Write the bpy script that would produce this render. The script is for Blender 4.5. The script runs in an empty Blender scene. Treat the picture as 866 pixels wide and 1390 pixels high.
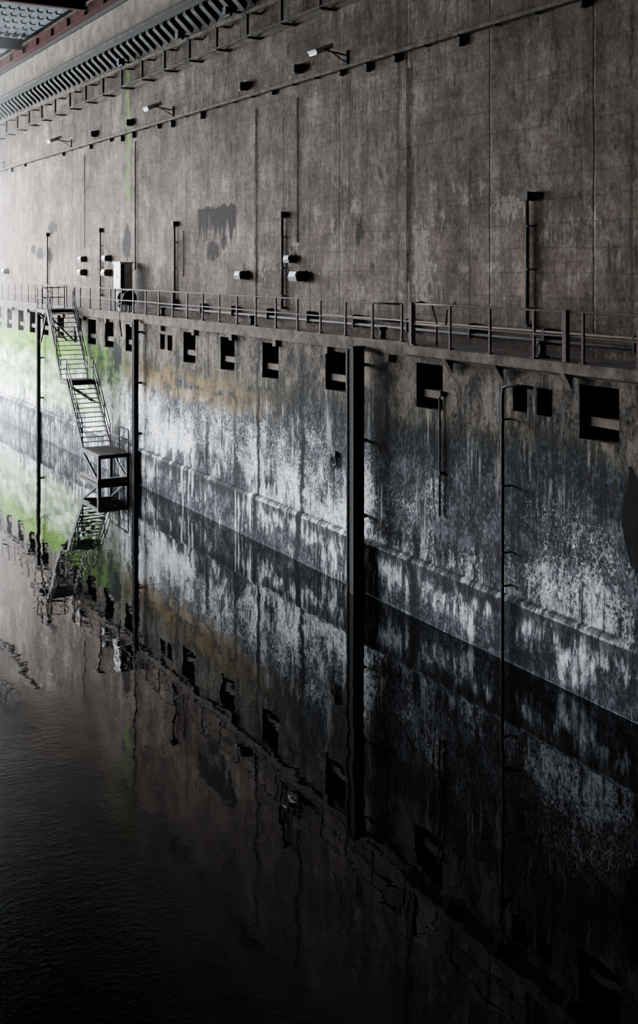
import bpy, bmesh, math, random
from mathutils import Vector, Matrix
random.seed(4)
EYE=9.5; XL=17.32; XU=18.82
YFAR=86.0; ROOF=23.6; YS=74.0
scene=bpy.context.scene

# ------------------------------------------------------------ node helpers
class M:
    def __init__(s,name):
        s.m=bpy.data.materials.new(name); s.m.use_nodes=True
        s.t=s.m.node_tree; s.n=s.t.nodes; s.l=s.t.links
        s.n.clear()
        s.out=s.n.new('ShaderNodeOutputMaterial'); s.b=s.n.new('ShaderNodeBsdfPrincipled')
        s.l.new(s.b.outputs[0],s.out.inputs[0])
        s.geo=None
    def put(s,sock,v):
        if isinstance(v,bpy.types.NodeSocket): s.l.new(v,sock)
        elif v is not None:
            if sock.type=='RGBA' and not isinstance(v,(int,float)) and len(v)==3: v=(*v,1)
            sock.default_value=v
    def pos(s):
        if not s.geo:
            g=s.n.new('ShaderNodeNewGeometry'); sp=s.n.new('ShaderNodeSeparateXYZ')
            s.l.new(g.outputs['Position'],sp.inputs[0]); s.geo=(g.outputs['Position'],sp.outputs[0],sp.outputs[1],sp.outputs[2])
        return s.geo
    def math(s,op,a,b=None,c=None,clamp=False):
        n=s.n.new('ShaderNodeMath'); n.operation=op; n.use_clamp=clamp
        s.put(n.inputs[0],a); s.put(n.inputs[1],b)
        if c is not None: s.put(n.inputs[2],c)
        return n.outputs[0]
    def comb(s,x,y,z=0.0):
        n=s.n.new('ShaderNodeCombineXYZ'); s.put(n.inputs[0],x); s.put(n.inputs[1],y); s.put(n.inputs[2],z); return n.outputs[0]
    def noise(s,vec,scale=1,detail=6,rough=.6,dist=0):
        n=s.n.new('ShaderNodeTexNoise'); s.put(n.inputs['Vector'],vec); n.inputs['Scale'].default_value=scale
        n.inputs['Detail'].default_value=detail; n.inputs['Roughness'].default_value=rough; n.inputs['Distortion'].default_value=dist
        return n.outputs['Fac']
    def sn(s,ky,kz,detail=6,rough=.6,off=0.0,dist=0):
        p,x,y,z=s.pos()
        return s.noise(s.comb(s.math('MULTIPLY',y,ky),s.math('MULTIPLY',z,kz),off),1,detail,rough,dist)
    def step(s,v,a,b):
        n=s.n.new('ShaderNodeMapRange'); n.interpolation_type='SMOOTHSTEP'
        s.put(n.inputs['Value'],v)
        if a<b: n.inputs['From Min'].default_value=a; n.inputs['From Max'].default_value=b; return n.outputs[0]
        n.inputs['From Min'].default_value=b; n.inputs['From Max'].default_value=a
        n.inputs['To Min'].default_value=1; n.inputs['To Max'].default_value=0
        return n.outputs[0]
    def mix(s,f,a,b,mode='MIX'):
        n=s.n.new('ShaderNodeMix'); n.data_type='RGBA'; n.blend_type=mode
        s.put(n.inputs[0],f); s.put(n.inputs[6],a); s.put(n.inputs[7],b); return n.outputs[2]
    def ramp(s,f,stops):
        n=s.n.new('ShaderNodeValToRGB'); s.put(n.inputs[0],f); e=n.color_ramp.elements
        while len(e)<len(stops): e.new(.5)
        for i,(p,c) in enumerate(stops):
            e[i].position=p; e[i].color=(*c,1) if len(c)==3 else c
        return n.outputs[0]
    def mul(s,*a):
        r=a[0]
        for b in a[1:]: r=s.math('MULTIPLY',r,b)
        return r
    def add(s,*a):
        r=a[0]
        for b in a[1:]: r=s.math('ADD',r,b)
        return r
    def cen(s,v,k):      # k*(v-.5)
        return s.math('MULTIPLY',s.math('SUBTRACT',v,.5),k)
    def stripe(s,c,w,zlo=-9,zhi=99,soft=.4):
        """thin vertical run-off mark centred on wall distance c"""
        p,x,y,z=s.pos()
        d=s.math('ABSOLUTE',s.math('SUBTRACT',s.math('ADD',y,s.cen(s.sn(.5,1.5,4,.7,c),w*4)),c))
        return s.mul(s.step(d,w,w*.3),s.step(z,zlo,zlo+soft),s.step(z,zhi,zhi-soft),s.step(s.sn(6,.8,4,.7,c*3),.34,.5))
    def patch(s,cy,cz,ry,rz,amp=8.0,seed=0.0,k=2.0):
        p,x,y,z=s.pos()
        a=s.math('POWER',s.math('ABSOLUTE',s.math('DIVIDE',s.math('SUBTRACT',y,cy),ry)),2.0)
        b=s.math('POWER',s.math('ABSOLUTE',s.math('DIVIDE',s.math('SUBTRACT',z,cz),rz)),2.0)
        d=s.math('ADD',s.math('ADD',a,b),s.cen(s.sn(k*1.8,k*.7,7,.75,seed),amp))
        return s.step(d,1.05,.85)
    def lum(s,c):
        n=s.n.new('ShaderNodeRGBToBW'); s.put(n.inputs[0],c); return n.outputs[0]
    def bump(s,h,strength=.5,dist=.02):
        n=s.n.new('ShaderNodeBump'); n.inputs['Strength'].default_value=strength; n.inputs['Distance'].default_value=dist
        s.put(n.inputs['Height'],h); s.l.new(n.outputs[0],s.b.inputs['Normal'])
    def fin(s,col,rough=.8,metal=0,spec=None):
        s.put(s.b.inputs['Base Color'],col); s.put(s.b.inputs['Roughness'],rough); s.put(s.b.inputs['Metallic'],metal)
        if spec is not None: s.put(s.b.inputs['Specular IOR Level'],spec)
        return s.m

def mat_upper():
    m=M('board_marked_concrete'); p,X,Y,Z=m.pos()
    big=m.sn(.22,.3,6,.65); mid=m.sn(1.1,.9,8,.72,3.1); fine=m.sn(9,7,8,.8,7.7)
    stk=m.sn(3.6,.3,8,.75,1.3); blot=m.sn(.5,.45,9,.78,44)
    t=m.add(.5,m.cen(big,.7),m.cen(mid,.7),m.cen(stk,.5),m.cen(fine,.85),m.cen(blot,.8))
    col=m.ramp(t,[(.26,(.038,.025,.019)),(.43,(.092,.067,.052)),(.57,(.148,.112,.090)),(.76,(.29,.238,.202))])
    cy=m.math('FLOOR',m.math('DIVIDE',Y,3.9)); cz=m.math('FLOOR',m.math('DIVIDE',Z,.62))
    wn=m.n.new('ShaderNodeTexWhiteNoise'); m.put(wn.inputs['Vector'],m.comb(cy,cz,0.0))
    col=m.mix(1.0,col,m.ramp(wn.outputs[0],[(0,(.95,.95,.95)),(1,(1.04,1.03,1.03))]),'MULTIPLY')
    zw=m.add(Z,m.cen(m.sn(.8,.8,3,.6,12),.08))
    fz=m.math('ABSOLUTE',m.math('SUBTRACT',m.math('FRACT',m.math('DIVIDE',zw,.62)),.5))
    yw=m.add(Y,m.cen(m.sn(.8,.5,5,.7,13),.12))
    fy=m.math('ABSOLUTE',m.math('SUBTRACT',m.math('FRACT',m.math('DIVIDE',yw,3.9)),.5))
    lz=m.step(fz,.455,.5); ly=m.step(fy,.486,.5)
    col=m.mix(m.mul(lz,m.step(m.sn(.9,2.2,6,.75,14),.48,.57),.42),col,(.05,.035,.026))
    col=m.mix(m.mul(ly,m.step(m.sn(.5,.35,5,.7,33),.49,.60),.5),col,(.03,.022,.018))
    dr=m.mul(m.step(m.sn(7.5,1.1,6,.78,9.2),.53,.60),m.step(m.sn(.7,1.3,5,.7,2.2),.46,.56))
    col=m.mix(m.mul(dr,.85),col,(.022,.015,.012))
    dl=m.mul(m.step(m.sn(2.0,.14,7,.75,19.2),.54,.63),m.step(m.sn(.4,.6,5,.7,22.2),.42,.56))
    col=m.mix(m.mul(dl,.5),col,(.032,.022,.018))
    wh=m.mul(m.step(m.sn(2.2,1.3,10,.82,5.5),.53,.58),m.step(m.sn(.3,.6,4,.6,8.8),.45,.57),m.step(Z,15.0,10.5),m.step(Y,50,35))
    col=m.mix(m.mul(wh,.5),col,(.40,.35,.31))
    wh2=m.mul(m.step(m.sn(5.5,.9,7,.75,15.5),.57,.65),m.step(Z,18.0,9.0))
    col=m.mix(m.mul(wh2,.4),col,(.38,.335,.30))
    g=m.math('ADD',m.stripe(51.2,.34,11.6,21,1.5),m.mul(m.stripe(52.4,.2,13,19,1.5),.4),clamp=True)
    col=m.mix(m.mul(g,.85),col,(.13,.21,.05))
    # spalled scabs: group of ragged drips, and single holes
    bar=m.mul(m.step(Y,39.0,39.2),m.step(Y,42.9,42.7),m.step(m.add(Z,m.cen(m.sn(3.2,.3,7,.75,101),5.0)),10.75,10.95),m.step(m.add(Z,m.cen(m.sn(1.5,1,4,.7,103),.8)),11.95,11.85),m.step(m.sn(2.8,.8,7,.8,102),.36,.40))
    col=m.mix(m.mul(bar,.96),col,(.012,.007,.006))
    for a in [(41.3,10.1,.6,.42,5,2,2.2),(40.2,10.5,.3,.35,6,12,2.2),(51.3,10.6,.6,.9,4,3,2.0),(66.3,10.2,.9,.38,6,4,2.0),(64.3,10.1,.6,.42,6,14,2.0),(67.8,10.5,.5,.3,5,15,2.0),(63.8,11.7,1.0,.35,7,5,1.6),(30,10.6,.3,.4,9,6,2.5)]:
        col=m.mix(m.mul(m.patch(*a),.97),col,(.012,.007,.006))
    for a in [(26.6,9.6,.45,1.0,16,6,4),(22.5,11.0,.7,.25,18,7,4)]:
        col=m.mix(m.mul(m.patch(*a),.45),col,(.38,.33,.29))
    for sv,w,zl,zh in [(27.8,.12,7,18),(27.1,.06,7,17),(37.4,.14,7,15.5),(38.2,.05,8,15),(30.6,.06,9,16),(44.0,.06,7,15),(60,.1,8,17),(21.4,.16,7,12),(18.3,.07,7,16),(24.3,.07,7,13),(33.2,.1,7,12)]:
        col=m.mix(m.mul(m.stripe(sv,w,zl,zh,1.0),.7),col,(.026,.018,.015))
    col=m.mix(m.mul(m.step(Z,8.8,7.2),m.step(mid,.38,.56),.8),col,(.028,.02,.017))
    h=m.math('SUBTRACT',m.math('ADD',fine,m.mul(mid,.8)),m.math('ADD',m.mul(lz,.4),m.mul(ly,.6)))
    m.bump(h,.7,.05)
    return m.fin(col,.92,0,.10)

def mat_lower():
    m=M('tide_stained_concrete'); p,X,Y,Z=m.pos()
    mid=m.sn(1.3,.9,9,.75,3.1); fine=m.sn(11,7,8,.8,7.7); wob=m.sn(.9,.25,8,.72,2.7); low=m.sn(.30,.30,4,.6,90)
    zz=m.math('ADD',Z,m.cen(wob,2.8))
    zn=m.math('DIVIDE',zz,8.0)
    grit=m.ramp(m.add(.5,m.cen(fine,1.3),m.cen(mid,.8)),[(.34,(.005,.006,.008)),(.52,(.015,.017,.022)),(.68,(.09,.10,.12))])
    col=m.ramp(zn,[(0.0,(.20,.22,.25)),(.12,(.42,.46,.50)),(.20,(.56,.60,.66)),(.30,(.66,.71,.77)),(.46,(.54,.58,.62)),
                   (.54,(.28,.30,.29)),(.60,(.080,.095,.055)),(.65,(.075,.076,.048)),(.71,(.165,.140,.115)),(.90,(.150,.124,.103))])
    col=m.mix(1.0,col,m.ramp(m.add(.5,m.cen(mid,1.4),m.cen(fine,1.0)),[(.32,(.08,.08,.09)),(.5,(.70,.70,.70)),(.66,(1.35,1.33,1.3))]),'MULTIPLY')
    # barnacle / black weed speckle, dense at the high-water mark thinning downward
    sp=m.sn(17,11,5,.85,11.0)
    a=m.add(m.cen(sp,1.0),m.cen(mid,1.1),m.cen(low,.9),m.math('MULTIPLY',m.math('SUBTRACT',zz,2.35),.052),m.math('MULTIPLY',m.math('SUBTRACT',31.0,Y),.0068))
    spk=m.mul(m.step(a,-.05,.05),m.step(zz,.9,1.8),m.step(zz,5.6,4.9))
    col=m.mix(m.mul(spk,.94),col,grit)
    # hanging weed: ragged vertical tongues under the berm, black band near water
    tg=m.add(m.cen(m.sn(2.6,.6,9,.82,31.0),1.0),m.math('MULTIPLY',m.math('SUBTRACT',1.40,Z),.055),m.cen(low,.6),m.cen(fine,.3),.018)
    rg=m.mul(m.step(tg,-.015,.03),m.step(Z,3.05,2.2))
    col=m.mix(m.mul(rg,.95),col,grit)
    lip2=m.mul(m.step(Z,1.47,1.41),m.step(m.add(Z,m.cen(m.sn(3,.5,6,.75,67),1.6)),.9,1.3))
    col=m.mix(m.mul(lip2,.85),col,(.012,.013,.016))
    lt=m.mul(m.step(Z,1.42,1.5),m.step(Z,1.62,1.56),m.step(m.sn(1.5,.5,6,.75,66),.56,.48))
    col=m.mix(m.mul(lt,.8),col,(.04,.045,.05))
    # vertical runs
    dk=m.mul(m.step(m.sn(3.2,.10,8,.78,14),.52,.59),m.step(m.sn(.8,.7,5,.7,24),.43,.54))
    col=m.mix(m.mul(dk,.9),col,(.014,.014,.018))
    wt=m.mul(m.step(m.sn(4.4,.3,8,.8,17),.53,.60),m.step(Z,7.2,6.0),m.step(Z,3.2,4.8),m.step(m.sn(.5,.6,4,.6,27),.42,.56))
    col=m.mix(m.mul(wt,.5),col,(.42,.40,.38))
    wl=m.mul(m.step(m.sn(5.0,.28,8,.82,117),.54,.60),m.step(Z,4.6,3.4),m.step(m.sn(.6,.5,4,.6,127),.44,.56),m.step(Y,20,30))
    col=m.mix(m.mul(wl,.6),col,(.68,.72,.77))
    blk=m.mul(m.step(m.sn(2.4,.6,8,.78,37),.53,.59),m.step(Z,3.8,4.8),m.step(Z,7.3,5.4))
    col=m.mix(m.mul(blk,.85),col,(.022,.018,.015))
    # algae where daylight reaches, ochre rust film
    gm=m.mul(m.step(Y,46.0,51.5),m.step(zz,1.7,2.5),m.step(zz,6.2,5.5),m.step(m.sn(.6,.9,6,.7,52),.32,.43))
    gcol=m.ramp(m.sn(.45,1.3,7,.7,61),[(.36,(.025,.07,.006)),(.48,(.08,.19,.012)),(.60,(.17,.30,.03)),(.70,(.33,.38,.12))])
    col=m.mix(m.mul(gm,.93),col,gcol)
    om=m.mul(m.step(Y,30.0,40.0),m.step(Y,51,44),m.step(zz,3.8,4.5),m.step(zz,5.6,4.9),m.step(m.sn(.5,1.2,6,.7,72),.36,.52))
    col=m.mix(m.mul(om,.85),col,m.ramp(mid,[(.4,(.11,.064,.024)),(.58,(.30,.20,.08))]))
    for sv,w,zl,zh,o in [(31.1,.26,-1,6.9,.95),(34.2,.16,-1,6.9,.9),(24.7,.28,-1,2.6,.95),(20.5,.40,-1,5.2,.8),(41.4,.3,3,7,.7),(46.6,.5,-1,5,.75),(49.2,1.0,3.5,6.5,.85),(51,.7,3,6,.75),(52.5,.5,3,6.5,.75),(28.0,.16,2,5,.6),(23.9,.10,2.8,6,.9),(26.6,.3,4.0,6.0,.85),(38.5,.2,-1,4,.8),(36,.2,1,5,.6)]:
        col=m.mix(m.mul(m.stripe(sv,w,zl,zh,.6),o),col,(.010,.011,.013))
    for a in [(16.72,4.2,.36,1.15,5,1,1.6),(29.0,3.5,.35,.30,4,2,2.5),(48.5,5.4,.7,.8,7,3,1.5)]:
        col=m.mix(m.mul(m.patch(*a),.97),col,(.005,.005,.006))
    h=m.add(fine,m.mul(mid,1.4),m.mul(spk,.5))
    m.bump(h,.8,.05)
    wet=m.step(zz,5.0,4.2)
    L=m.step(m.lum(col),.02,.40)
    r=m.math('SUBTRACT',.88,m.mul(wet,L,.47))
    return m.fin(col,r,0,m.add(.05,m.mul(wet,L,.95)))

def simple(name,c1,c2,scale=6,rough=.7,metal=0,spec=.3,bump=.3):
    m=M(name); p,X,Y,Z=m.pos()
    f=m.noise(p,scale,7,.7)
    col=m.ramp(f,[(.38,c1),(.62,c2)])
    m.bump(f,bump,.01)
    return m.fin(col,rough,metal,spec)

MU=mat_upper(); ML=mat_lower()
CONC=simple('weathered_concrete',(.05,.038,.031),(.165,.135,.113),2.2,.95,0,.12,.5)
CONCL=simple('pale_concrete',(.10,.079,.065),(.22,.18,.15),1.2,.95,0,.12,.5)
CONCD=simple('dark_shell_concrete',(.030,.026,.024),(.075,.067,.060),1.5,.95,0,.08,.5)  # unseen shell walls, kept dark to cut light bounced onto the right wall
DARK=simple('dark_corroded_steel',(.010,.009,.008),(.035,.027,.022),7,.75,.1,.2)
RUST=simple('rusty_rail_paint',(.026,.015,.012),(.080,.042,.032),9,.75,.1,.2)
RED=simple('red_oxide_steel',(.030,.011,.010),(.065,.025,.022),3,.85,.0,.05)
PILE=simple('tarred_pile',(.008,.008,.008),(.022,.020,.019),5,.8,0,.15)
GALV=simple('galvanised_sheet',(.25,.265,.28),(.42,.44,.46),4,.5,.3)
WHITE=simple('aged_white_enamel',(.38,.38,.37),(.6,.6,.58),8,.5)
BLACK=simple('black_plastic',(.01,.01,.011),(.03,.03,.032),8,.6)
VOID=simple('recess_shade_concrete',(.022,.019,.017),(.08,.071,.063),2,.97,0,.1)  # shade inside the wall openings, put into the concrete colour
ROOFM=simple('roof_deck_dark',(.008,.008,.008),(.015,.015,.016),1.5,.95,0,.03)
PANEL=simple('grey_roof_panel',(.07,.073,.078),(.12,.125,.133),1.0,.85,0,.05)
def glassm():
    m=M('lamp_glass'); return m.fin((.25,.28,.3),.12,0,.6)
GL=glassm()

# ------------------------------------------------------------ mesh helpers
class B:
    def __init__(s): s.bm=bmesh.new(); s.mats=[]
    def mi(s,mat):
        if mat not in s.mats: s.mats.append(mat)
        return s.mats.index(mat)
    def box(s,x0,x1,y0,y1,z0,z1,mat):
        i=s.mi(mat)
        v=[s.bm.verts.new(c) for c in [(x0,y0,z0),(x1,y0,z0),(x1,y1,z0),(x0,y1,z0),(x0,y0,z1),(x1,y0,z1),(x1,y1,z1),(x0,y1,z1)]]
        for f in [(0,3,2,1),(4,5,6,7),(0,1,5,4),(1,2,6,5),(2,3,7,6),(3,0,4,7)]:
            s.bm.faces.new([v[k] for k in f]).material_index=i
    def quad(s,pts,mat):
        s.bm.faces.new([s.bm.verts.new(p) for p in pts]).material_index=s.mi(mat)
    def prism(s,prof,y0,y1,mat):
        i=s.mi(mat); a=[s.bm.verts.new((x,y0,z)) for x,z in prof]; b=[s.bm.verts.new((x,y1,z)) for x,z in prof]
        n=len(prof)
        s.bm.faces.new(a).material_index=i; s.bm.faces.new(b[::-1]).material_index=i
        for k in range(n): s.bm.faces.new([a[k],b[k],b[(k+1)%n],a[(k+1)%n]]).material_index=i
    def bar(s,p0,p1,w,h,mat,up=(0,0,1)):
        p0=Vector(p0);p1=Vector(p1);d=(p1-p0).normalized();u=Vector(up)
        if abs(d.dot(u))>.98: u=Vector((0,1,0))
        r=d.cross(u).normalized();u=r.cross(d).normalized();i=s.mi(mat)
        c=[(-1,-1),(1,-1),(1,1),(-1,1)]
        a=[s.bm.verts.new(p0+r*x*w/2+u*y*h/2) for x,y in c]; b=[s.bm.verts.new(p1+r*x*w/2+u*y*h/2) for x,y in c]
        s.bm.faces.new(a[::-1]).material_index=i; s.bm.faces.new(b).material_index=i
        for k in range(4): s.bm.faces.new([a[k],a[(k+1)%4],b[(k+1)%4],b[k]]).material_index=i
    def tube(s,pts,r,mat,seg=8):
        i=s.mi(mat); pts=[Vector(p) for p in pts]; rings=[]
        for k,p in enumerate(pts):
            d=(pts[min(k+1,len(pts)-1)]-pts[max(k-1,0)]).normalized()
            u=Vector((0,0,1)) if abs(d.z)<.9 else Vector((0,1,0))
            a=d.cross(u).normalized(); b=a.cross(d).normalized()
            rings.append([s.bm.verts.new(p+a*math.cos(t)*r+b*math.sin(t)*r) for t in [2*math.pi*q/seg for q in range(seg)]])
        for q in range(len(rings)-1):
            for k in range(seg):
                f=s.bm.faces.new([rings[q][k],rings[q][(k+1)%seg],rings[q+1][(k+1)%seg],rings[q+1][k]]); f.material_index=i; f.smooth=True
        s.bm.faces.new(rings[0][::-1]).material_index=i; s.bm.faces.new(rings[-1]).material_index=i
    def done(s,name,merge=False,parent=None,bevel=0):
        if merge: bmesh.ops.remove_doubles(s.bm,verts=s.bm.verts,dist=1e-4)
        bmesh.ops.recalc_face_normals(s.bm,faces=s.bm.faces)
        me=bpy.data.meshes.new(name); s.bm.to_mesh(me); s.bm.free()
        for m in s.mats: me.materials.append(m)
        o=bpy.data.objects.new(name,me); scene.collection.objects.link(o)
        if parent: o.parent=parent
        if bevel:
            md=o.modifiers.new('bevel','BEVEL'); md.width=bevel; md.segments=2; md.limit_method='ANGLE'
        return o
def empty(name):
    o=bpy.data.objects.new(name,None); scene.collection.objects.link(o); return o

# ------------------------------------------------------------ long wall on the right
big=[17.8,24.1,29.0,33.3,36.7,40.2,46.8,49.6,52.1,54.3,57.2,60.0,62.6,65.1,67.7,70.3,72.9]
small=[19.56,20.42,42.2,43.0]
holes=[(c-.60,c+.60,5.65,6.86) for c in big]+[(c-.26,c+.26,6.0,6.64) for c in small]
b=B()
ys=sorted(set([-12.0,YFAR]+[v for h in holes for v in h[:2]])); zs=sorted(set([-2.0,7.0]+[v for h in holes for v in h[2:]]))
for i in range(len(ys)-1):
    for j in range(len(zs)-1):
        cy=(ys[i]+ys[i+1])/2; cz=(zs[j]+zs[j+1])/2
        if any(h[0]<cy<h[1] and h[2]<cz<h[3] for h in holes): continue
        b.quad([(XL,ys[i],zs[j]),(XL,ys[i+1],zs[j]),(XL,ys[i+1],zs[j+1]),(XL,ys[i],zs[j+1])],ML)
for y0,y1,z0,z1 in holes:
    D=.80
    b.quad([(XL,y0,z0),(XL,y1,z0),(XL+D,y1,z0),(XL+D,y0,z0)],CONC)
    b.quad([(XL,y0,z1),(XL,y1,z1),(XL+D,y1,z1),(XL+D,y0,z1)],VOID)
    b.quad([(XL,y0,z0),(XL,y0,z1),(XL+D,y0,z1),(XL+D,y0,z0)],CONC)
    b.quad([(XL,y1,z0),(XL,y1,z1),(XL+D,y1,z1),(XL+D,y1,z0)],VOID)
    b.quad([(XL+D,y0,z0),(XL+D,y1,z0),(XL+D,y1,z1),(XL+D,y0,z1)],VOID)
    if z1>6.8:
        b.box(XL+.12,XL+.55,y0,y1,z0+.30,z0+.50,CONCL)
        b.box(XL+.45,XL+.55,y0,y1,z0+.90,z0+.96,DARK)
b.quad([(XL,-12,6.99),(XL,YFAR,6.99),(XU,YFAR,6.99),(XU,-12,6.99)],CONC)
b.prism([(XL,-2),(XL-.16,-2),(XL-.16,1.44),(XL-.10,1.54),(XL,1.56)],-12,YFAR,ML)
b.prism([(XL,3.02),(XL-.012,3.02),(XL-.012,3.05),(XL,3.05)],-12,YFAR,ML)
b.done('quay_wall',merge=True)
b=B()
b.box(XU,XU+.4,-12,YFAR,5.0,ROOF,MU)
b.done('wall_right')

# walkway slab
b=B()
b.box(XL-.10,XU,-12,YFAR,7.0,7.3,CONC)
b.box(XL-.14,XL+.12,24.9,YFAR,7.3,7.38,CONC)
y=26.0
while y<YFAR:
    b.box(XL-.13,XL,y-.12,y+.12,6.78,7.0,CONC); y+=3.4
b.prism([(XL-.10,7.02),(XL-.38,7.10),(XL-.38,7.34),(XL-.10,7.34)],-6,24.8,CONC)
for y in [14,16.2,18.6,21,23]:
    b.prism([(XL-.10,6.7),(XL-.36,7.10),(XL-.10,7.10)],y-.08,y+.08,CONC)
b.done('walkway_slab')

# ------------------------------------------------------------ railings
def railing(y0,y1,x,ztop,step,zb=7.3):
    b=B(); n=max(1,round((y1-y0)/step))
    for k in range(n+1):
        y=y0+(y1-y0)*k/n
        b.box(x-.028,x+.028,y-.03,y+.03,zb,ztop,RUST)
        b.box(x-.07,x+.07,y-.07,y+.07,zb,zb+.03,RUST)
    for z in (ztop,(ztop+zb)/2+.02):
        b.tube([(x,y0,z)]+[(x+random.uniform(-.012,.012),y0+(y1-y0)*k/n,z+random.uniform(-.015,.01)) for k in range(1,n)]+[(x,y1,z)],.027,RUST)
    return b
railing(25.4,53.9,XL,8.42,1.5,7.38).done('safety_railing')
railing(56.2,84,XL,8.42,1.5,7.38).done('safety_railing')
b=railing(10,24.5,XL-.22,8.46,1.62,7.34)
for y in (18.6,24.6): b.box(XL-.28,XL-.16,y-.06,y+.06,7.34,8.5,RUST)
b.tube([(XL-.2,24.6,8.45),(XL+.1,24.6,8.5),(XL+.45,24.6,8.4),(XL+.6,24.6,7.9),(XL+.6,24.6,7.31)],.03,RUST)
b.tube([(XL-.2,22.6,8.45),(XL-.1,22.9,8.55),(XL-.1,23.2,8.3),(XL-.2,23.1,7.9)],.03,RUST)
b.done('safety_railing')
b=B(); b.tube([(XU-.16,-8,7.62),(XU-.16,48,7.62)],.05,DARK); b.tube([(XU-.24,-8,7.85),(XU-.24,32,7.85)],.03,RUST)
for y in range(-6,48,3): b.box(XU-.27,XU-.005,y-.03,y+.03,7.52,7.92,DARK)
b.done('service_pipe')
for y in (27.0,35.5,44.0,20.1):
    b=B(); x=XL+.42
    b.tube([(x,y,7.3),(x,y,7.36)],.17,DARK,14); b.tube([(x,y,7.36),(x,y,7.62)],.09,DARK,14); b.tube([(x,y,7.62),(x,y,7.70)],.14,DARK,14)
    b.done('mooring_bollard')

# ------------------------------------------------------------ guide piles
for y,w in [(27.25,.38),(45.4,.22),(60.4,.20)]:
    b=B(); h=w/2; x=XL-.18-h
    b.box(x-h,x+h,y-h,y-h+.05,-2,7.12,PILE); b.box(x-h,x+h,y+h-.05,y+h,-2,7.12,PILE); b.box(x-h+.03,x+h-.03,y-h+.05,y+h-.05,-2,7.10,PILE)
    b.box(x-h-.02,x+h+.02,y-h-.02,y+h+.02,7.08,7.16,PILE)
    for z in (6.6,4.4,2.2): b.box(x+h-.01,XL-.005,y-.06,y+.06,z-.05,z+.05,DARK)
    b.done('guide_pile')
b=B(); b.tube([(XL-.05,19.9,6.62),(XL-.2,19.95,6.66),(XL-.26,20.5,6.64),(XL-.26,20.72,6.56),(XL-.26,20.75,6.3),(XL-.26,20.75,-1.5)],.042,DARK,10)
for z in (5.8,4.2,2.6,1.8): b.box(XL-.3,XL-.005,20.71,20.79,z-.02,z+.02,DARK)
b.done('drain_pipe')
b=B(); b.tube([(XL-.06,23.55,6.1),(XL-.06,23.55,2.9)],.03,DARK); b.box(XL-.1,XL-.005,23.47,23.63,6.05,6.2,DARK); b.box(XL-.1,XL-.005,23.5,23.6,4,4.08,DARK); b.done('hanging_cable')
b=B(); 
pts=[(XL-.07,28.95+.16*math.cos(t),3.55+.16*math.sin(t)) for t in [2*math.pi*k/14 for k in range(15)]]
b.tube(pts,.03,DARK,6); b.box(XL-.09,XL-.005,28.87,29.03,3.66,3.84,DARK); b.done('mooring_ring')

# ------------------------------------------------------------ stair tower
root=empty('steel_staircase')
b=B(); xa,xb=15.75,17.05
def flight(y0,z0,y1,z1,n):
    for x in (xa,xb): b.bar((x,y0,z0),(x,y1,z1),.06,.24,DARK)
    for k in range(1,n):
        t=k/n; y=y0+(y1-y0)*t; z=z0+(z1-z0)*t
        b.box(xa+.03,xb-.03,y-.13,y+.13,z-.02,z+.015,DARK)
    for x in (xa,xb):
        for o in (1.0,.55): b.tube([(x,y0,z0+o),(x,y1,z1+o)],.03,DARK,6)
        for k in range(0,4):
            t=k/3; y=y0+(y1-y0)*t; z=z0+(z1-z0)*t; b.box(x-.025,x+.025,y-.025,y+.025,z,z+1.0,DARK)
flight(54.3,7.3,52.0,4.05,15); flight(51.1,4.05,48.7,1.25,14)
def plat(y0,y1,z,x0=xa,x1=xb):
    for k in range(int((y1-y0)/.09)): b.box(x0,x1,y0+k*.09,y0+k*.09+.05,z-.03,z,DARK)
    for x in (x0,x1): b.box(x-.04,x+.04,y0,y1,z-.18,z,DARK)
    for y in (y0,y1): b.box(x0,x1,y-.04,y+.04,z-.18,z,DARK)
plat(51.1,52.0,4.05)
for x in (xa,xb):
    for o in (1.0,.55): b.tube([(x,51.1,4.05+o),(x,52,4.05+o)],.03,DARK,6)
plat(54.3,56.0,7.3,xa,XL-.15)
for o in (1.05,.55):
    b.tube([(xa,54.3,7.3+o),(xa,56,7.3+o),(XL-.15,56,7.3+o)],.03,DARK,6)
for x,y in [(xa,54.3),(xa,55.2),(xa,56),(16.5,56),(XL-.18,56),(XL-.18,54.3)]: b.box(x-.03,x+.03,y-.03,y+.03,7.3,8.4,DARK)
plat(46.3,48.7,1.25)
for o in (1.0,.55): b.tube([(xb,46.3,1.25+o),(xb,48.7,1.25+o)],.026,DARK,6); 
for x,y in [(xb,46.3),(xb,47.5),(xa,48.7)]: b.box(x-.025,x+.025,y-.025,y+.025,1.25,2.25,DARK)
for x,y in [(xa,46.4),(xb,46.4),(xb,48.6)]: b.box(x-.07,x+.07,y-.07,y+.07,-2,1.2,DARK)
b.bar((xa,46.4,.05),(xa,48.7,1.1),.09,.09,DARK); b.bar((xb,46.4,.05),(xb,48.6,1.1),.07,.07,DARK)
b.box(xa-.1,xb+.05,46.3,46.5,.02,.2,DARK); b.box(xa-.08,xa+.08,46.3,48.8,.02,.14,DARK)
for y in (51.2,51.9):
    b.bar((xa,y,3.95),(XL-.04,y,2.9),.08,.08,DARK); b.box(xa,XL-.005,y-.05,y+.05,3.82,3.92,DARK)
b.bar((xa,54.5,7.15),(XL-.05,54.5,5.6),.09,.09,DARK); b.bar((xa,55.9,7.15),(XL-.05,55.9,5.6),.09,.09,DARK)
b.bar((xa,54.3,7.2),(xa,55.4,5.6),.08,.08,DARK)
b.box(xb,XL-.17,47.2,47.3,1.1,1.2,DARK); b.box(xb,XL-.17,48.6,48.7,1.1,1.2,DARK)
b.done('flights_and_landings',parent=root)

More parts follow.
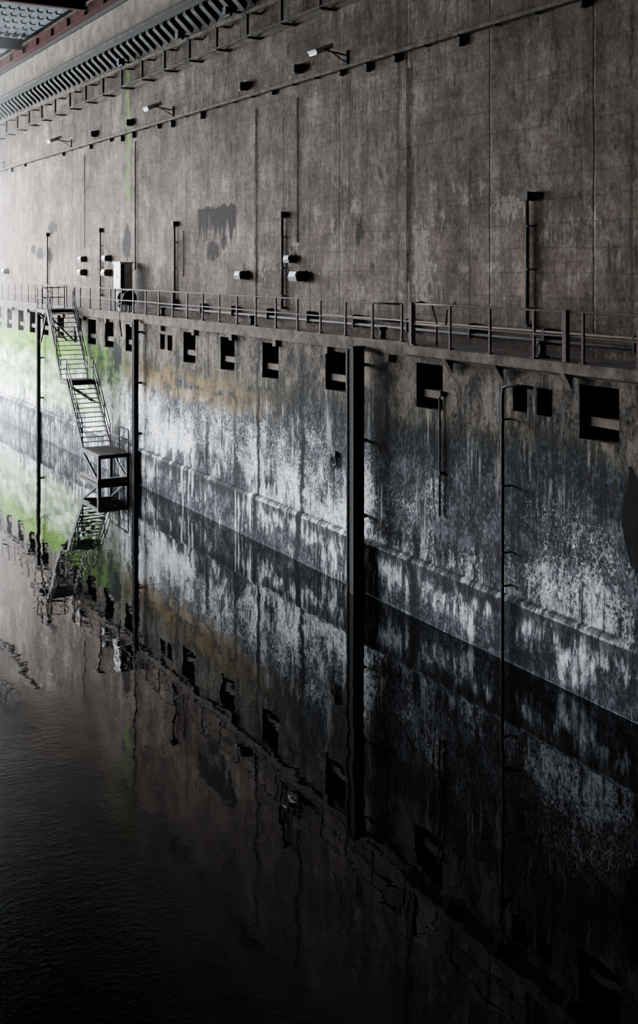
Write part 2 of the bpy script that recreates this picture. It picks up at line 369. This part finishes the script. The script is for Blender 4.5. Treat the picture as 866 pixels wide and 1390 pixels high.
# ------------------------------------------------------------ wall services
W=XU-.004
ZT=15.9; YE=YFAR-1
b=B()
b.box(XU-.22,XU-.02,-10,YE,ZT-.03,ZT,DARK); b.box(XU-.24,XU-.21,-10,YE,ZT-.03,ZT+.06,CONC)
b.tube([(XU-.10,-10,ZT+.06),(XU-.10,YE,ZT+.06)],.05,CONC)
y=-9
while y<YE:
    b.bar((XU-.22,y,ZT-.04),(W,y,ZT-.04),.06,.05,DARK)
    if random.random()<.45: b.box(XU-.16,W,y-.05,y+.05,ZT-.15-random.random()*.2,ZT-.03,DARK)
    y+=1.6
b.done('cable_tray')
b=B(); ZF=18.0
b.box(XU-.22,W,-10,YE,ZF,ZF+.16,CONCL)
y=-9; x1=XU-.6
while y<YE:
    b.bar((W,y,ZF+.9),(x1,y,ZF+.9),.09,.09,CONC); b.bar((x1,y,ZF+.9),(x1,y,ZF-.05),.10,.10,DARK); b.bar((x1,y,ZF-.03),(W,y,ZF-.03),.09,.09,DARK)
    y+=2.7
b.box(x1-.05,x1+.05,-10,YE,ZF+.82,ZF+.94,CONC)
b.box(x1-.04,x1+.12,-10,YE,ZF-.02,ZF+.04,CONC)
b.tube([(x1+.2,-10,ZF+.07),(x1+.2,YE,ZF+.07)],.05,DARK)
for y,z in [(34.6,19.2),(43.2,19.1),(50.4,19.15),(38.5,19.2)]:
    b.box(XU-.8,XU-.5,y-.15,y+.15,z-.1,z+.2,BLACK); b.box(XU-.7,XU-.6,y-.3,y+.3,z-.17,z-.08,BLACK); b.box(XU-.6,W,y-.04,y+.04,z+.02,z+.1,DARK)
b.done('bracketed_service_gantry')
b=B(); ZC=19.9
b.prism([(W,ZC+.55),(XU-.72,ZC+.55),(XU-.72,ZC+.25),(W,ZC+.25)],-11,YE,CONC)
b.box(XU-.65,XU-.50,-11,YE,ZC+.55,ZC+.7,DARK)
y=-10
while y<YE:
    b.prism([(W,ZC-.55),(W,ZC+.25),(XU-.66,ZC+.25),(XU-.66,ZC+.05)],y-.16,y+.16,DARK); y+=.85
b.box(XU-.76,XU-.70,-11,YE,ZC+.15,ZC+.42,DARK)
b.done('crane_runway_beam')
b=B()
b.box(XU-.25,W,-11,YE,ZC+.7,22.2,CONCL)
b.done('trim_1')
b=B()
b.box(XU-.62,XU-.28,-11,YE,22.45,22.5,RED); b.box(XU-.48,XU-.42,-11,YE,22.5,22.95,RED); b.box(XU-.62,XU-.28,-11,YE,22.95,23.0,RED)
y=-10
while y<YE:
    b.box(XU-.62,XU-.28,y-.02,y+.02,22.5,22.96,RED); y+=3.0
b.box(XU-.28,W,-11,YE,22.25,22.6,DARK)
b.done('roof_edge_girder')

def flood(y):
    r=empty('floodlight'); b=B()
    b.bar((W,y,16.35),(XU-.85,y,16.45),.05,.05,DARK); b.bar((XU-.02,y,16.12),(XU-.6,y,16.42),.04,.04,DARK)
    b.box(XU-.06,W,y-.1,y+.1,16.05,16.5,DARK)
    c=Vector((XU-1.0,y,16.42)); 
    b.bar(c+Vector((-.28,0,-.10)),c+Vector((.25,0,.12)),.52,.16,WHITE)
    b.bar(c+Vector((-.26,0,-.17)),c+Vector((.23,0,.03)),.44,.05,GL)
    b.bar(c+Vector((-.34,0,-.06)),c+Vector((.25,0,.17)),.56,.02,WHITE)
    b.bar(c+Vector((.2,0,.1)),c+Vector((.42,0,.19)),.3,.14,GALV)
    for sy in (-.29,.29): b.bar((XU-.75,y+sy,16.48),(c.x,y+sy,c.z-.02),.02,.06,DARK)
    b.bar((XU-.75,y-.29,16.48),(XU-.75,y+.29,16.48),.04,.03,DARK)
    b.done('housing_and_arm',parent=r,bevel=.008)
for y in (16.1,30.8,45.5,60.2,75): flood(y)
for y,z in [(33.8,16.3),(38.1,16.3),(50.5,16.3),(55.8,16.3)]:
    b=B(); b.box(XU-.34,XU-.1,y-.11,y+.11,z-.12,z+.2,BLACK); b.box(XU-.1,W,y-.05,y+.05,z-.1,z+.25,DARK); b.box(XU-.36,XU-.33,y-.09,y+.09,z-.09,z+.16,DARK); b.done('junction_box',bevel=.01)

def lampbox(y,z,s=1.0):
    b=B(); w=.24*s
    b.box(XU-.05,W,y-w*1.1,y+w*1.1,z-.17*s,z+.17*s,DARK)
    b.prism([(XU-.05,z+.15*s),(XU-.26*s,z+.15*s),(XU-.34*s,z-.02*s),(XU-.30*s,z-.15*s),(XU-.05,z-.15*s)],y-w,y+w,BLACK)
    b.prism([(XU-.262*s,z+.14*s),(XU-.30*s,z+.13*s),(XU-.345*s,z+.02*s),(XU-.335*s,z-.01*s)],y-w*.8,y+w*.8,GALV)
    b.tube([(XU-.05,y,z+.15*s),(XU-.05,y,z+.45)],.02,DARK,6)
    b.done('bulkhead_lamp',bevel=.008)
for a in [(38.3,9.12,1.1),(33.8,9.12,1.2),(34.45,9.72,.9),(53.9,9.85,1),(53.9,9.12,1.1),(57.8,9.82,1),(57.8,9.12,1.1),(74,9.1,1.1)]: lampbox(*a)
for y,zt in [(21.8,11.15),(35.1,11.2),(45.1,11.2),(55.0,11.2),(64.5,11.2)]:
    b=B(); b.tube([(XU-.09,y,7.95),(XU-.09,y,zt)],.045,DARK,10); b.box(XU-.22,W,y-.15,y+.15,zt,zt+.22,DARK); b.tube([(XU-.04,y+.12,7.95),(XU-.04,y+.12,zt-.6)],.018,DARK,6)
    b.box(XU-.2,W,y-.12,y+.2,7.93,8.0,DARK)
    for z in (8.4,9.4,10.5): b.box(XU-.13,W,y-.07,y+.07,z-.02,z+.02,DARK)
    b.done('conduit_riser')
for y,z0,z1 in [(34.1,10.3,ZT-.5),(27.3,9,ZT-.5),(44.3,9,11),(57.8,10.4,ZT-.5),(37.3,8.2,ZT-.5)]:
    b=B(); b.tube([(XU-.025,y,z0),(XU-.025,y,z1)],.018,BLACK,6)
    for k in range(4): 
        z=z0+(z1-z0)*(k+.5)/4; b.box(XU-.05,W,y-.03,y+.03,z-.02,z+.02,DARK)
    b.done('wall_cable')

# electrical cabinet on walkway
b=B(); x0,x1,y0,y1=17.9,18.5,49.7,50.6
for x in (x0+.04,x1-.04):
    for y in (y0+.04,y1-.04): b.box(x-.03,x+.03,y-.03,y+.03,7.3,8.4,DARK)
b.box(x0,x1,y0,y1,8.35,9.6,GALV); b.box(x0-.05,x1+.05,y0-.05,y1+.05,9.6,9.66,WHITE)
b.box(x0-.015,x0,y0+.05,y0+.43,8.4,9.55,WHITE); b.box(x0-.015,x0,y0+.47,y1-.05,8.4,9.55,WHITE)
b.box(x0+.03,x0+.2,y0-.02,y0,8.4,9.55,DARK); b.box(x0+.23,x1-.05,y0-.015,y0,8.4,9.55,GALV)
b.box(x0-.04,x0-.015,y0+.38,y0+.42,8.9,9.05,DARK)
b.box(x0+.05,x1-.05,y0+.1,y1-.1,7.75,8.25,BLACK)
b.tube([(x1,y0+.3,9.3),(XU-.06,y0+.3,9.3),(XU-.06,y0+.3,ZT-.5)],.035,DARK,8)
for k in range(3): b.tube([(x0+.15+.15*k,y0+.1,8.35),(x0+.15+.15*k,y0-.1,7.9),(x0+.1+.15*k,y0-.2,7.33)],.03,BLACK,6)
b.done('electrical_cabinet',bevel=.01)
b=B(); x=17.7
for y in (48.0,48.5): b.box(x-.03,x+.03,y-.03,y+.03,7.3,8.3,DARK)
b.tube([(x,47.9,8.0),(x,48.6,8.0)],.22,BLACK,16)
b.tube([(x,47.88,8.0),(x,47.92,8.0)],.34,DARK,18); b.tube([(x,48.58,8.0),(x,48.62,8.0)],.34,DARK,18)
b.tube([(x-.2,48.2,7.9),(x-.5,48.0,7.6),(XL-.2,47.6,7.45),(XL-.3,47.3,6.9),(XL-.25,47.2,6.3)],.035,BLACK,6)
b.done('hose_reel')
b=B()
b.box(XU-.05,W,17.1,18.0,8.1,8.9,DARK)
for k in range(5): b.box(XU-.08,XU-.05,17.15+k*.19,17.19+k*.19,8.1,8.9,RUST)
b.done('wall_grille')

# ------------------------------------------------------------ shell
b=B()
b.box(-12,19.2,-12.3,YFAR,ROOF,ROOF+.3,ROOFM)
for i in range(60):
    x=-11.6+i*.51
    if x>18.3: break
    for j in range(64):
        y=57.2+j*1.65
        if y>YFAR-2: break
        b.prism([(x,ROOF),(x+.06,ROOF-.16),(x+.33,ROOF-.16),(x+.39,ROOF)],y,y+1.35,PANEL)
b.done('ceiling')
b=B()
for k in range(8):
    y=-6+k*12.3
    if y>YFAR: break
    b.box(-12,XU-.7,y-.17,y+.17,ROOF-.30,ROOF-.25,RED); b.box(-12,XU-.7,y-.03,y+.03,ROOF-.9,ROOF-.25,RED); b.box(-12,XU-.7,y-.17,y+.17,ROOF-.95,ROOF-.9,RED)
b.done('roof_girder')
b=B(); b.box(-12.5,-12,-12,YS,-2,ROOF,CONCD); b.box(-12.5,-12,YS,YFAR,18.5,ROOF,CONCD)  # unseen wall; side opening narrowed to hold light off the near right wall
b.done('wall_left')
b=B(); b.box(-12.5,19.2,-12.6,-12.1,-2,ROOF,CONCD); b.done('wall_back')
b=B(); b.box(-12.5,19.2,YFAR,YFAR+.5,18.5,ROOF,CONCD); b.box(XL,19.2,YFAR,YFAR+.5,-2,18.5,CONCD); b.done('wall_front')
b=B(); b.box(-11.98,-1.2,-11.98,44,-2,7.6,CONCD); b.box(-1.6,-1.2,-11.98,44,7.6,7.8,CONCD); b.done('opposite_quay')

# ------------------------------------------------------------ water
m=M('dock_water'); p,X,Y,Z=m.pos()
n1=m.noise(m.comb(m.math('MULTIPLY',X,1.0),m.math('MULTIPLY',Y,.8)),.55,2,.5)
n2=m.noise(m.comb(X,Y,3.0),2.1,2,.5)
calm=m.noise(m.comb(X,Y,9.0),.12,2,.5)
n3=m.noise(m.comb(X,Y,5.0),6,1,.5)
n4=m.noise(m.comb(m.math('MULTIPLY',X,1.0),m.math('MULTIPLY',Y,1.6),15.0),7.5,3,.6)
h=m.math('ADD',m.math('MULTIPLY',n1,.009),m.math('MULTIPLY',n2,.0016))
h=m.math('ADD',h,m.mul(n3,m.step(calm,.48,.62),.0005))
# breeze-ruffled patch close under the near quay
wobw=m.cen(m.noise(m.comb(X,Y,2.0),.35,3,.6),5.0)
ruf=m.mul(m.step(m.add(X,wobw),8.2,5.2),m.step(m.add(Y,wobw),24.5,20.0))
h=m.math('ADD',h,m.mul(n4,ruf,.0065))
m.bump(h,1.0,1.0)
WATER=m.fin((.0015,.0018,.002),m.add(.012,m.mul(ruf,.05)),0,.5); m.b.inputs['IOR'].default_value=1.42
b=B(); b.quad([(-11.97,-11.97,0),(XL-.162,-11.97,0),(XL-.162,YFAR,0),(-11.97,YFAR,0)],WATER); b.done('dock_water')

# damp haze drifting in at the open end of the covered dock
hm=bpy.data.materials.new('damp_haze'); hm.use_nodes=True; t=hm.node_tree; t.nodes.clear()
o_=t.nodes.new('ShaderNodeOutputMaterial'); v=t.nodes.new('ShaderNodeVolumeScatter'); v.inputs['Density'].default_value=.0095; v.inputs['Anisotropy'].default_value=.4
v.inputs['Color'].default_value=(.97,.98,1,1); t.links.new(v.outputs[0],o_.inputs['Volume'])
b=B(); b.box(-11.9,15.6,56,YFAR-.1,.05,ROOF-1.2,hm); b.done('damp_haze')

# ------------------------------------------------------------ light: overcast sky entering by the open bays
w=bpy.data.worlds.new('overcast'); scene.world=w; w.use_nodes=True; t=w.node_tree
bg=t.nodes['Background']; bg.inputs[1].default_value=122.0
tc=t.nodes.new('ShaderNodeTexCoord'); sx=t.nodes.new('ShaderNodeSeparateXYZ'); t.links.new(tc.outputs['Generated'],sx.inputs[0])
mr=t.nodes.new('ShaderNodeMapRange'); mr.inputs['From Min'].default_value=-.02; mr.inputs['From Max'].default_value=.01; t.links.new(sx.outputs[2],mr.inputs['Value'])
mx=t.nodes.new('ShaderNodeMix'); mx.data_type='RGBA'; t.links.new(mr.outputs[0],mx.inputs[0]); mx.inputs[6].default_value=(.22,.25,.27,1); mx.inputs[7].default_value=(.89,.94,1.0,1)
t.links.new(mx.outputs[2],bg.inputs[0])
def portal(loc,rot,sx,sy):
    l=bpy.data.lights.new('sky_portal','AREA'); l.shape='RECTANGLE'; l.size=sx; l.size_y=sy
    l.cycles.is_portal=True
    o=bpy.data.objects.new('sky_portal',l); o.location=loc; o.rotation_euler=rot; scene.collection.objects.link(o)
portal((-12.2,(YS+YFAR)/2,9.2),(0,math.radians(-90),0),18.6,YFAR-YS)
portal((2.6,YFAR+.2,9.2),(math.radians(-90),0,0),29.5,18.6)

# ------------------------------------------------------------ camera
cd=bpy.data.cameras.new('camera'); cam=bpy.data.objects.new('camera',cd); scene.collection.objects.link(cam)
cam.location=(0,0,EYE); cam.rotation_euler=(math.radians(90),0,math.radians(-30))
cd.sensor_width=36; cd.sensor_fit='AUTO'; cd.lens=1500/1390*36; cd.shift_y=-335/1390; cd.clip_end=600
scene.camera=cam
